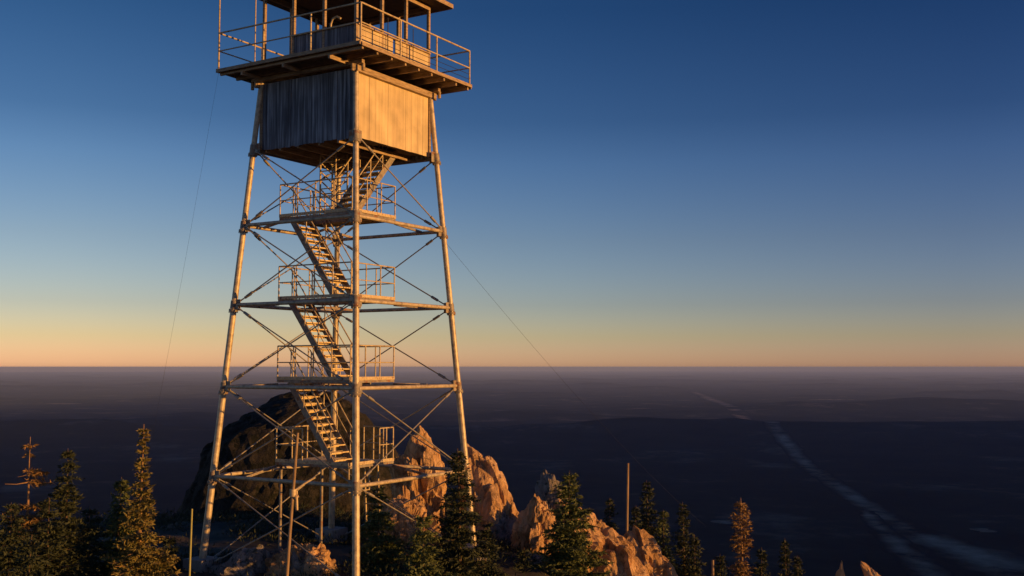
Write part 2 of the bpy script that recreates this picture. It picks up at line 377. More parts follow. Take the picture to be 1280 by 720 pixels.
# ------------------------------------------------------------------ the lookout tower
TH = PI / 4 + .2435; GZ = -6.4
tower = tag(empty('lookout_tower', (TX, TY, GZ), TH), 'tall steel frame lookout tower with boarded cabin, railed catwalk and zigzag stairs', 'tower')
def P(x, y, z): return Vector((x, y, z - GZ))        # tower coordinates, z given as eye height
def hs(z): return (2.97 - .102 * (z - 3.368)) / math.sqrt(2)
ZA, ZB, ZC, ZD, Z0, Z1 = 3.38, 1.04, -1.33, -3.89, 5.66, 7.60
GND = {(-1, -1): -6.9, (-1, 1): -6.35, (1, -1): -6.3, (1, 1): -6.2}
def J(c, z): s = hs(z); return P(c[0] * s, c[1] * s, z)
N_, L_, R_, F_ = (-1, -1), (-1, 1), (1, -1), (1, 1)
for c in (N_, L_, R_, F_):
    zb = GND[c]
    leg = MB().tube([J(c, zb), J(c, ZD), J(c, ZB), J(c, Z1 + .1)], [.105, .098, .09, .078], 16).build('leg', M['steel'], tower)
    ft = MB(); q = J(c, zb); ft.box((q.x, q.y, q.z - .15), (.75, .75, .6)); ft.build('footing', M['concrete'], leg)
    for z in (ZD, ZC, ZB, ZA, Z0):
        q = J(c, z); t = (J(c, z + 1) - J(c, z)).normalized(); fm = MB()
        fm.tube([q - t * .20, q - t * .17], .135, 14); fm.tube([q - t * .165, q - t * .135], .135, 14); fm.tube([q - t * .12, q + t * .12], .108, 14)
        for k in range(8):
            a = k * PI / 4; o = Vector((math.cos(a), math.sin(a), 0)) * .118
            fm.tube([q - t * .23 + o, q - t * .11 + o], .014, 6)
        # gusset tabs towards the neighbours
        for d in ((-c[0], 0), (0, -c[1])):
            w = Vector((d[0], d[1], 0)); fm.bar(q + w * .08 + Vector((0, 0, -.16)), q + w * .08 + Vector((0, 0, .16)), .012 if d[0] == 0 else .34, .34 if d[0] == 0 else .012, (0, 1, 0))
        fm.build('flange', M['steel_old'], leg)
FACES = [(L_, N_), (N_, R_), (R_, F_), (F_, L_)]
for z in (ZA, ZB, ZC, ZD):
    for a, b in FACES:
        A, B = J(a, z), J(b, z); t = (B - A).normalized()
        MB().tube([A + t * .1, A + t * .22, B - t * .22, B - t * .1], [.04, .055, .055, .04], 12).build('horizontal_beam', M['steel'], tower)
for a, b in FACES[2:]:
    A, B = J(a, Z0), J(b, Z0); t = (B - A).normalized()
    MB().bar(A + t * .09, B - t * .09, .09, .16).build('horizontal_beam', M['steel_old'], tower)
PAN = [(Z0, ZA), (ZA, ZB), (ZB, ZC), (ZC, ZD), (ZD, -6.5)]
def rod(a, za, b, zb, off):
    A, B = J(a, za), J(b, zb); t = (B - A).normalized(); n = Vector((b[0] + a[0], b[1] + a[1], 0)).normalized() * off
    A = A + t * .16 + n; B = B - t * .16 + n; m = MB(); m.tube([A, B], .020, 8)
    for p, q in ((A, t), (B, -t)): m.tube([p + q * .35, p + q * .6], .042, 8); m.bar(p - q * .07, p + q * .06, .09, .016, n)
    m.build('cross_brace', M['rod'], tower)
for i, (zt, zb) in enumerate(PAN):
    for a, b in FACES:
        if (a, b) == (N_, R_):
            if i == 0 or i == 4: rod(a, zt, b, zb, .03)
            elif i == 3: rod(a, zt, b, zb, .03); rod(b, zt, a, zb, -.03)
            continue
        rod(a, zt, b, zb, .03); rod(b, zt, a, zb, -.03)

# landings and stair flights
X0, X1, Y0, Y1 = -1.32, .68, -1.32, 1.42; LW = .95
LZ = [3.66, 1.22, -1.13, -3.52]
def rail_line(m, pts, zf, h=1.0, mid=(.52,), post=.9, r=.02, skip_last=False):
    for hh in (h,) + tuple(mid):
        for p, q in zip(pts, pts[1:]): m.tube([P(*p, zf + hh), P(*q, zf + hh)], r if hh == h else r * .8, 8)
    done = set()
    for p, q in zip(pts, pts[1:]):
        L = math.dist(p, q); n = max(1, round(L / post))
        for k in range(n + 1):
            u = k / n; x, y = p[0] + (q[0] - p[0]) * u, p[1] + (q[1] - p[1]) * u; key = (round(x, 2), round(y, 2))
            if key in done: continue
            done.add(key); m.tube([P(x, y, zf - .02), P(x, y, zf + h)], r, 8)
def grating(m, x0, x1, y0, y1, z, step=.10):
    n = max(2, int((y1 - y0) / step))
    for k in range(n):
        y = y0 + (k + .5) * (y1 - y0) / n; m.box(P((x0 + x1) / 2, y, z), (x1 - x0, .074, .03))
    for x in (x0 + .05, (x0 + x1) / 2, x1 - .05): m.box(P(x, (y0 + y1) / 2, z - .035), (.04, y1 - y0, .036))
for i, z in enumerate(LZ):
    last = i == 3
    fl = MB()
    xs = X0 + LW
    grating(fl, xs + .02, X1, Y0, Y1, z)                       # walkway along the far side
    grating(fl, X0, xs, Y1 - (.42 if not last else 1.1), Y1, z)                # head of the next flight
    if i: grating(fl, X0, xs, Y0, Y0 + .62, z)                 # foot of the flight above
    else: grating(fl, X0, xs, Y0, Y0 + 1.0, z)
    land = fl.build('landing', M['grate'], tower)
    fr = MB()
    for a, b in (((X0, Y0), (X1, Y0)), ((X1, Y0), (X1, Y1)), ((X1, Y1), (X0, Y1)), ((X0, Y1), (X0, Y0))):
        fr.bar(P(*a, z - .05), P(*b, z - .04), .05, .07)
    fr.bar(P(xs, Y0 + .03, z - .07), P(xs, Y1 - .03, z - .07), .05, .12)
    # struts to the tower beams
    lv = (ZA, ZB, ZC, ZD)[i] + .02
    for x, y in ((X0, Y1), (X1, Y0), (X1, Y1)):
        s = hs(lv); fr.bar(P(x, y, z - .14), P(x, s * (1 if y > 0 else -1) * .97, lv), .05, .07) if abs(y) > .5 else None
        fr.bar(P(x, y, z - .14), P(s * (1 if x > 0 else -1) * .97, y, lv), .05, .07)
    fr.build('landing_frame', M['steel_old'], land)
    tb = MB()
    tb.bar(P(X0 - .035, Y0, z + .045), P(X0 - .035, Y1, z + .045), .012, .09); tb.bar(P(X0, Y0 - .035, z + .045), P(X1, Y0 - .035, z + .045), .012, .09)
    tb.build('toe_board', M['rail'], land)
    rl = MB()
    rail_line(rl, [(X1, Y1), (X0, Y1), (X0, Y0), (X1, Y0), (X1, Y1)] if not last else [(X0, Y1 - 1.0), (X0, Y1), (X1, Y1)], z, .98, (.5,), .68)
    if last:
        r2 = MB(); rail_line(r2, [(X0 + 1.35, Y0), (X1, Y0), (X1, Y0 + 1.1)], z, .98, (.5,), .4); r2.build('railing', M['rail'], land)
    rl.build('railing', M['rail'], land)
def flight(xa, ya, za, xb, yb, zb, w, side, steps, name='stair'):
    """from a (top) to b (bottom); centre line"""
    A, B = P(xa, ya, za), P(xb, yb, zb); t = B - A; hz_ = Vector((t.x, t.y, 0)).normalized(); sd_ = Vector((-hz_.y, hz_.x, 0)) * w / 2
    m = MB()
    for s in (-1, 1): m.bar(A + sd_ * s + Vector((0, 0, -.05)), B + sd_ * s + Vector((0, 0, -.05)), .045, .19)
    st = m.build(name, M['steel_old'], tower)
    for k in range(steps):
        p = A + t * ((k + .5) / steps)
        tm = MB(); q = Matrix((hz_, sd_.normalized(), Vector((0, 0, 1)))).transposed()
        tm.box(p, (.23, w - .06, .035), q); tm.box(p - hz_ * .11 + Vector((0, 0, -.02)), (.012, w - .06, .09), q)
        tm.build('step', M['grate'], st)
    h = MB(); up = Vector((0, 0, .92))
    for s in (-1, 1):
        h.tube([A + sd_ * s * 1.05 + up, B + sd_ * s * 1.05 + up], .02, 8); h.tube([A + sd_ * s * 1.05 + up * .55, B + sd_ * s * 1.05 + up * .55], .015, 8)
        for k in range(4):
            p = A + t * (.04 + .3 * k) + sd_ * s * 1.05; h.tube([p, p + up], .018, 8)
    h.build('handrail', M['rail'], st)
xm = X0 + LW / 2
for i in range(3):
    flight(xm, Y1 - .42, LZ[i] - .02, xm, Y0 + .62, LZ[i + 1] + .02, LW - .12, 1, 12)
flight(1.05, -.62, Z0 + .12, -.85, -.62, LZ[0] + .02, .82, 1, 10)
# ladder and lattice well between top landing and cabin hatch
ld = MB()
for x, y in ((-.2, .25), (-.2, .85), (.35, .25), (.35, .85)): ld.tube([P(x, y, LZ[0]), P(x, y, Z0)], .028, 8)
for k in range(7):
    z = LZ[0] + .15 + k * .27
    ld.tube([P(-.2, .25, z), P(-.2, .85, z)], .018, 6); ld.tube([P(.35, .25, z), P(.35, .85, z)], .018, 6)
    ld.bar(P(-.2, .25, z), P(.35, .25, z + .27), .03, .03); ld.bar(P(-.2, .85, z + .27), P(.35, .85, z), .03, .03)
ld.build('lattice_well', M['rail'], tower)
# ladder below the lowest landing
z = LZ[3]; lo = MB()
for y in (-.95, -.45): lo.tube([P(X1 - .25, y, z - .1), P(X1 - .05, y, -6.5)], .03, 8)
for k in range(10):
    u = k / 10; lo.tube([P(X1 - .25 + .2 * u, -.95, z - .2 - 2.7 * u), P(X1 - .25 + .2 * u, -.45, z - .2 - 2.7 * u)], .016, 6)
lo.tube([P(X0 + .1, Y0 + .1, z - .1), P(X0 + .1, Y0 + .1, z - .75), P(-.3, Y0 + .1, z - .75), P(-.3, Y0 + .1, z - .1)], .025, 8)
lo.build('ladder', M['rail'], tower)
for x, y in ((X0 + .1, Y1 - .1), (X1 - .1, Y1 - .1)):
    MB().tube([P(x, y, z - .1), P(x, y, -6.5)], .045, 8).build('landing_post', M['steel_old'], tower)

# boarded cabin shaft
S = 1.75; ZT, ZBm = 7.62, 5.66
def boards(name, m, fixed_axis, fixed, lo_, hi, z0, z1, bw, seed, parent=tower, th=.025, jit=.012, sag=.03):
    rnd = random.Random(seed); mb = MB(); n = max(1, round((hi - lo_) / bw)); w = (hi - lo_) / n
    for k in range(n):
        u = lo_ + (k + .5) * w; o = rnd.uniform(0, jit) * (1 if fixed > 0 else -1); zz = z0 - rnd.uniform(0, sag)
        ww = w - rnd.uniform(.004, .012)
        c = (fixed + o, u) if fixed_axis == 'x' else (u, fixed + o)
        d = (th, ww, z1 - zz) if fixed_axis == 'x' else (ww, th, z1 - zz)
        mb.box(P(*c, (zz + z1) / 2), d)
    return mb.build(name, m, parent)
boards('cabin_wall', M['wall_worn_shade'], 'x', -S, -S, S, ZBm, ZT, .16, 1, jit=.03, sag=.05)
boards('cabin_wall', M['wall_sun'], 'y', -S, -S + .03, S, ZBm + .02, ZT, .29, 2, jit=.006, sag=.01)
boards('cabin_wall', M['wall_worn_shade'], 'x', S, -S, S, ZBm, ZT, .22, 3)
boards('cabin_wall', M['wall_worn_shade'], 'y', S, -S, S, ZBm, ZT, .22, 4)
cf = MB(); 
cf.box(P(-.95, 0, ZBm + .1), (1.5, 2 * S - .1, .05)); cf.box(P(1.25, 0, ZBm + .1), (.9, 2 * S - .1, .05)); cf.box(P(.3, 1.0, ZBm + .1), (1.0, 1.4, .05)); cf.box(P(.3, -1.55, ZBm + .1), (1.0, .25, .05))
cfo = cf.build('cabin_floor', M['wood_deck'], tower)
for k, y in enumerate((-1.1, -.4, .4, 1.1, 1.66)):
    MB().bar(P(-S + .05, y, ZBm - .01), P(S - .05, y, ZBm - .01), .07, .15).build('floor_joist', M['wood_raw'], cfo)
for c in ((-S, -S), (-S, S), (S, -S), (S, S)):
    MB().box(P(c[0] * 1.015, c[1] * 1.015, (ZBm + ZT) / 2), (.09, .09, ZT - ZBm)).build('corner_post', M['wood_raw'], tower)
# ring beams carrying the catwalk
for a, b in (((-1.98, -1.83), (2.0, -1.83)), ((-1.98, 1.83), (2.0, 1.83)), ((-1.85, -2.1), (-1.85, 2.1)), ((1.85, -2.1), (1.85, 2.1))):
    m = MB(); zz = ZT + .02 + (.0 if a[0] == b[0] else -.0)
    if a[0] == b[0]: m.bar(P(*a, zz + .10), P(*b, zz + .10), .12, .10)
    else: m.bar(P(*a, zz - .05), P(*b, zz - .05), .13, .17)
    for q in (a, b):
        m.tube([P(q[0], q[1], zz - .16), P(q[0], q[1], zz + .04)], .05, 8)
    m.build('ring_beam', M['wood_raw'], tower)

# catwalk
DS, DZ = 2.7, 7.98
dk = MB(); n = 30
for k in range(n):
    y = -DS + (k + .5) * 2 * DS / n; dk.box(P(0, y, DZ), (2 * DS, 2 * DS / n - .012, .045))
deck = dk.build('catwalk', M['wood_deck'], tower)
for k in range(9):
    x = -DS + .12 + k * (2 * DS - .24) / 8
    MB().bar(P(x, -DS + .03, DZ - .09), P(x, DS - .03, DZ - .09), .07, .14).build('joist', M['wood_raw'], deck)
for y in (-1.55, .15, 1.75):
    MB().bar(P(-DS + .04, y, DZ - .22), P(-S - .05, y, DZ - .22), .07, .11).build('outrigger', M['wood_raw'], deck)
for a, b in (((-DS, -DS), (DS, -DS)), ((DS, -DS), (DS, DS)), ((DS, DS), (-DS, DS)), ((-DS, DS), (-DS, -DS))):
    v = (Vector(b) - Vector(a)).normalized(); o = Vector((v.y, -v.x)) * .03
    MB().bar(P(a[0] + o.x, a[1] + o.y, DZ - .05), P(b[0] + o.x, b[1] + o.y, DZ - .02), .04, .10).build('edge_board', M['wood_raw'], deck)
rl = MB(); D2 = DS - .03
rail_line(rl, [(-D2, -D2), (D2, -D2), (D2, D2), (-D2, D2), (-D2, -D2)], DZ, 1.10, (.56,), 1.8, .026)
rl.build('railing', M['rail'], deck)
wm = MB()
for k in (2, 3, 4, 6):
    x = -D2 + k * (2 * D2) / 9; wm.tube([P(x, -D2, DZ), P(x, -D2, DZ + 1.0)], .012, 5)
for hh in (.2, .36): wm.tube([P(-D2, -D2, DZ + hh), P(D2, -D2, DZ + hh)], .008, 5)
wm.build('mesh_guard', M['wire'], deck)
# lookout room
CZ = DZ + .03; SK = .86; HT = 10.38
posts = [(-S + u * 2 * S / 3, v) for u in range(4) for v in (-S, S)] + [(v, -S + u * 2 * S / 3) for u in (1, 2) for v in (-S, S)]
for x, y in posts: MB().box(P(x, y, (CZ + HT) / 2), (.085, .085, HT - CZ)).build('window_post', M['wood_raw'], tower)
T3 = 2 * S / 3
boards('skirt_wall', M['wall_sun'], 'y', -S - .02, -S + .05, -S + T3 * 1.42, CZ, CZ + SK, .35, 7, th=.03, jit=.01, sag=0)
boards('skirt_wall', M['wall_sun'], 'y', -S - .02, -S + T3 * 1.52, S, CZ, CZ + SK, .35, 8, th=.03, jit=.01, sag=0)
boards('skirt_wall', M['wall_worn_shade'], 'x', -S - .02, -S + .05, -S + T3 * 1.95, CZ, CZ + SK, .2, 9, th=.03, jit=.01, sag=0)
boards('skirt_wall', M['wall_worn_shade'], 'x', S + .02, -S + .05, S - T3, CZ, CZ + SK, .2, 10, th=.03, jit=.01, sag=0)
for a, b in (((-S, -S), (S, -S)), ((S, -S), (S, S)), ((-S, S), (S, S)), ((-S, -S), (-S, S))):
    MB().bar(P(*a, HT - .05), P(*b, HT - .05), .10, .14).build('top_plate', M['wood_raw'], tower)
for a, b in (((-S, -S - .04), (S, -S - .04)), ((-S - .04, -S), (-S - .04, -S + T3 * 2))):
    MB().bar(P(*a, CZ + SK + .02), P(*b, CZ + SK + .02), .12, .04).build('window_sill', M['wood_raw'], tower)
rf = MB(); E_ = 2.28; zr = HT + .04
v = [P(-E_, -E_, zr), P(E_, -E_, zr), P(E_, E_, zr), P(-E_, E_, zr), P(0, 0, zr + .95)]
v2 = [q + Vector((0, 0, .07)) for q in v]
rf.add(v + v2, [(3, 2, 1, 0), (5, 6, 9), (6, 7, 9), (7, 8, 9), (8, 5, 9), (0, 1, 6, 5), (1, 2, 7, 6), (2, 3, 8, 7), (3, 0, 5, 8)])
roof = rf.build('roof', M['roof'], tower)
for a, b in (((-E_, -E_), (E_, -E_)), ((E_, -E_), (E_, E_)), ((E_, E_), (-E_, E_)), ((-E_, E_), (-E_, -E_))):
    vv = (Vector(b) - Vector(a)).normalized(); o = Vector((vv.y, -vv.x)) * .02
    MB().bar(P(a[0] + o.x, a[1] + o.y, zr + .03), P(b[0] + o.x, b[1] + o.y, zr + .03), .035, .13).build('fascia', M['wood_raw'], roof)
# fittings in the open room
gr = MB()
gr.tube([P(-1.2, -.35, CZ), P(-1.2, -.35, CZ + 1.25), P(-1.2, -.42, CZ + 1.4), P(-1.2, -.58, CZ + 1.44), P(-1.2, -.72, CZ + 1.36)], .03, 8)
gr.tube([P(-1.0, .25, CZ), P(-1.0, .25, CZ + 1.1), P(-1.0, -.75, CZ + 1.1), P(-1.0, -.75, CZ)], .024, 8)
gr.tube([P(-1.0, .25, CZ + .6), P(-1.0, -.75, CZ + .6)], .02, 8); gr.tube([P(-1.0, -.75, CZ + 1.1), P(-.1, -.75, CZ + 1.1)], .024, 8)
gr.build('hatch_rail', M['rail'], tower)
tbm = MB(); tbm.box(P(-.9, -1.2, CZ + .95), (.7, .6, .05))
for x in (-1.2, -.6):
    for y in (-1.45, -.95): tbm.box(P(x, y, CZ + .46), (.05, .05, .92))
tbm.tube([P(-.9, -1.2, CZ + .98), P(-.9, -1.2, CZ + 1.04)], .22, 20)
tag(tbm.build('map_table', M['wood_raw'], tower), None)
MB().tube([P(-D2, D2, DZ - .1), P(-D2, D2 + .01, DZ + 3.6)], [.03, .018], 8).build('antenna_mast', M['rail'], tower)
MB().tube([P(-D2 + .0, D2 - 1.45, DZ), P(-D2, D2 - 1.45, DZ + 3.4)], .018, 8).build('antenna_mast', M['rail'], tower)

# guy wires
def w2(x, y, z): q = Matrix.Rotation(TH, 3, 'Z') @ Vector((x, y, 0)); return Vector((TX + q.x, TY + q.y, z))
def wire(a, b, r, sag, lab, grp='guy wires of the tower'):
    a, b = Vector(a), Vector(b); pts = [a.lerp(b, k / 24) + Vector((0, 0, -sag * 4 * (k / 24) * (1 - k / 24))) for k in range(25)]
    o = MB(); o.tube([p - a for p in pts], r, 6); o = o.build('guy_wire', M['wire']); o.location = a
    return tag(o, lab, 'cable', grp)
q = w2(-D2, D2, DZ - .1); wire(q, at(172, 640, 36), .0025, .25, 'thin dark guy wire dropping from the left corner of the catwalk')
s_ = hs(3.1); q = w2(s_, -s_, 3.1); wire(q, at(860, 500, 60) + Vector((2, 6, -8)), .004, .5, 'thin dark guy wire running down to the right from the upper right leg')

# ------------------------------------------------------------------ rocks
def blocks(W, cell, amp, tilt, seed, aniso=(1, 1, .6)):
    """fractured stone: every cell of a jittered lattice is one block with its own offset and tilted face"""
    Q = W / (cell * np.array([1 / a for a in aniso])) + .35 * np.stack([fbm(W * .9 / cell + 3 * q, 3, seed + q) for q in (1, 2, 3)], 1)
    b = np.floor(Q).astype(np.int64); best = np.full(len(Q), 9e9); sec = best.copy(); out = np.zeros(len(Q))
    def h(c, k):
        n = (c[:, 0] * 73856093) ^ (c[:, 1] * 19349663) ^ (c[:, 2] * 83492791) ^ ((seed * 31 + k) * 2654435761)
        n = (n ^ (n >> 13)) * 1274126177 & 0x7fffffff; return ((n ^ (n >> 15)) & 0xffff) / 65535.0
    for dx in (-1, 0, 1):
        for dy in (-1, 0, 1):
            for dz in (-1, 0, 1):
                c = b + np.array([dx, dy, dz]); p = c + np.stack([h(c, 1), h(c, 2), h(c, 3)], 1); d = Q - p
                D = (d ** 2).sum(1); n = np.stack([h(c, 5), h(c, 6), h(c, 7)], 1) - .5
                val = (h(c, 4) - .5) * amp + (d * n).sum(1) * tilt * amp
                m = D < best; sec = np.where(m, best, np.minimum(sec, D)); out = np.where(m, val, out); best = np.where(m, D, best)
    edge = np.sqrt(sec) - np.sqrt(best)
    return out - amp * .16 * np.clip(1 - edge / .07, 0, 1)
def rock(px, py, Y, size, seed, m, label, rz=0.0, sub=6, planes=22, rough=.16, lean=(0, 0), flute=1.0, group=None, name='boulder', cat='rock', sharp=.8, ramp=0.0, block=.3, an=(1, 1, .5)):
    """crag whose top reaches pixel (px, py) at distance Y; size = half extents"""
    top = at(px, py, Y); sx, sy, sz = size
    sz = max(sz, (top.z - mth(top.x, top.y)) * .56 + .25); size = (sx * (sz / size[2]) ** .35, sy * (sz / size[2]) ** .5, sz)
    bm = bmesh.new(); bmesh.ops.create_icosphere(bm, subdivisions=sub, radius=1.0)
    V = np.array([v.co[:] for v in bm.verts]); rnd = np.random.RandomState(seed)
    n = rnd.normal(size=(planes, 3)); n[:, 2] = np.abs(n[:, 2]) * .8; n /= np.linalg.norm(n, axis=1)[:, None]
    d = rnd.uniform(.62, 1.0, planes)
    wob = V + .07 * np.stack([fbm(V * 2.2, 3, seed + 11), fbm(V * 2.2 + 5, 3, seed + 12), fbm(V * 2.2 + 9, 3, seed + 13)], 1)
    dots = wob @ n.T
    r = np.min(np.where(dots > .05, d[None] / np.maximum(dots, .05), 9), 1); r = np.minimum(r, 1.15)
    r = r * sharp + (1 - sharp) * .95
    V = V * r[:, None]
    W = V * np.array(size); U = V / np.linalg.norm(V, axis=1)[:, None]
    sc = min(sx, sy, sz)
    ca, sa = math.cos(.5 + seed), math.sin(.5 + seed)
    Wr = np.stack([W[:, 0] * ca - W[:, 1] * sa + .25 * W[:, 2], W[:, 0] * sa + W[:, 1] * ca, W[:, 2]], 1)
    disp = fbm(W * .8 / sc + seed, 3, seed) * rough * sc
    disp += blocks(Wr, .95 * sc, block * .9 * sc, 1.5, seed, an) + blocks(Wr, .42 * sc, block * .42 * sc, 2.2, seed + 3, an) + blocks(Wr, .15 * sc, block * .15 * sc, 2.4, seed + 6, (1.3, 1, .6))
    Wf = np.stack([Wr[:, 0] * 2.6, Wr[:, 1] * 2.6, Wr[:, 2] * .55], 1) / sc
    disp -= flute * .16 * sc * np.abs(fbm(Wf + seed, 4, seed + 8)) ** .6
    disp += fbm(W * 5, 4, seed + 4, True) * .022 + fbm(W * 13, 3, seed + 9, True) * .010
    W = W + U * disp[:, None]
    W[:, 0] += lean[0] * W[:, 2]; W[:, 1] += lean[1] * W[:, 2]
    c_, s__ = math.cos(rz), math.sin(rz); W = np.stack([W[:, 0] * c_ - W[:, 1] * s__, W[:, 0] * s__ + W[:, 1] * c_, W[:, 2]], 1)
    k = W[:, 2].argmax(); ox, oy, oz = W[k]
    if ramp:
        k = (W[:, 2] + W[:, 0] * -.35).argmax(); ox, oy, oz = W[k]
        W[:, 2] -= ramp * np.maximum(W[:, 0] - ox, 0)
    base = Vector((top.x - ox, top.y - oy, top.z - oz))
    for v, w in zip(bm.verts, W): v.co = w
    me = bpy.data.meshes.new(name); bm.to_mesh(me); bm.free(); me.materials.append(m)
    me.polygons.foreach_set('use_smooth', [False] * len(me.polygons))
    o = bpy.data.objects.new(name, me); C.objects.link(o); o.location = base
    return tag(o, label, cat, group)
G = 'granite outcrops on the summit'
OC = dict(group=G, name='rock_outcrop')
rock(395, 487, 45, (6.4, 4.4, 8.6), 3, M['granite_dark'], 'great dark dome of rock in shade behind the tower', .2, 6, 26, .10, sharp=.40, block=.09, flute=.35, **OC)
rock(524, 531, 36, (1.5, 1.7, 5.2), 5, M['granite'], 'tall orange lit granite crag with a fluted face left of the right tower leg', .3, 6, 24, .15, (-.08, 0), an=(1, 1, .35), **OC)
rock(581, 553, 36.5, (2.1, 1.8, 4.8), 8, M['granite'], 'rounded orange granite shoulder sloping down to the right of the tower', -.2, 6, 22, .15, (-.08, 0), ramp=.45, an=(1, 1, .35), block=.25, **OC)
rock(505, 606, 34.2, (1.5, 1.5, 3.2), 12, M['granite'], 'broken granite base in front of the fluted crag', .5, 6, 26, .2, (0, 0), **OC)
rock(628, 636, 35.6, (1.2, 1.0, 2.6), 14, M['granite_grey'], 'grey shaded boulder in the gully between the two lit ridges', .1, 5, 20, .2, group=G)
rock(668, 617, 33.6, (1.1, 1.1, 3.4), 17, M['granite'], 'jagged lit rock point left of the wide spruce on the lower ridge', .4, 6, 24, .2, (.05, 0), **OC)
rock(698, 622, 35.2, (3.6, 1.7, 4.2), 21, M['granite'], 'long orange slab descending to the right behind the wide low spruce', -.15, 6, 30, .15, (-.1, 0), ramp=.60, block=.26, **OC)
rock(792, 656, 38, (2.9, 1.3, 3.4), 27, M['granite'], 'reddish rock ramp falling away to the right under the lit wooden post', -.1, 6, 24, .15, (-.1, 0), ramp=.60, block=.26, **OC)
rock(681, 586, 44, (.75, .9, 2.9), 31, M['granite_grey'], 'small rock knob with a lit tip far behind the lower ridge', .2, 5, 18, .2, group=G)
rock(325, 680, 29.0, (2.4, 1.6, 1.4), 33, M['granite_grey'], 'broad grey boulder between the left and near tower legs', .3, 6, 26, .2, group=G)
rock(402, 678, 28.6, (1.2, 1.0, .9), 37, M['granite'], 'low flat boulder with an orange lit edge beside the near leg', .0, 6, 22, .2, group=G)
rock(1052, 700, 36, (.34, .4, 1.3), 41, M['granite'], 'small pointed rock spire at the bottom of the frame', .2, 5, 16, .2, group=G)
rock(1076, 701, 36.2, (.5, .5, 1.5), 43, M['granite'], 'leaning rock fin right of the small pointed spire', .2, 5, 16, .2, (-.3, 0), group=G)
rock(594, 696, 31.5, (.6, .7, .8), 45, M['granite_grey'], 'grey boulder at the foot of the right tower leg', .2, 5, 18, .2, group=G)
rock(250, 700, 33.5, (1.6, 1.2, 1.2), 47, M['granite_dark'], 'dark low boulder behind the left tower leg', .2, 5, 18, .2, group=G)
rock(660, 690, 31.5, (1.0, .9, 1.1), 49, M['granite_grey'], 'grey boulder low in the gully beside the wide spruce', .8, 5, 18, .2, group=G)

# ------------------------------------------------------------------ poles
def pole(px, y0_, px2, y1_, Y, r, label, m, nm='wooden_post', cat='post'):
    a, b = at(px, y0_, Y), at(px2, y1_, Y); a.z -= .9
    o = MB(); b2 = b - a; o.tube([Vector((0, 0, -.3)), b2 * .3, b2 * .7, b2], [r * 1.1, r, r * .95, r * .85], 10); o = o.build(nm, m); o.location = a
    return tag(o, label, cat)
pole(783, 660, 785, 579, 39, .05, 'bare lit wooden post standing above the rock fin', M['pole'])
pole(891, 725, 891, 700, 37, .05, 'short lit wooden stub at the bottom edge right of the reddish rock ramp', M['pole'])
pole(236, 722, 240, 636, 26, .028, 'slim yellow green marker post left of the left tower leg', mat('marker paint', [(.30, .30, .10), (.42, .40, .14)], 10, .7))
pl = pole(356, 712, 372, 541, 24.6, .042, 'orange lit leaning pole with a bracket in front of the tower', M['pole'])
q = at(372, 541, 24.6) - pl.location; a = q * .66
bk = MB(); bk.tube([a + Vector((0, 0, -.12)), a + Vector((0, 0, .06))], .085, 10); bk.tube([a, a + Vector((.28, .1, .20)), a + Vector((.5, .2, .33))], .03, 8); bk.tube([a + Vector((.08, 0, .02)), a + Vector((.1, 0, -.45))], .035, 8); bk.tube([a + Vector((.06, 0, -.1)), a + Vector((.09, 0, -.16))], .07, 8)
bk.build('bracket', M['rail'], pl)

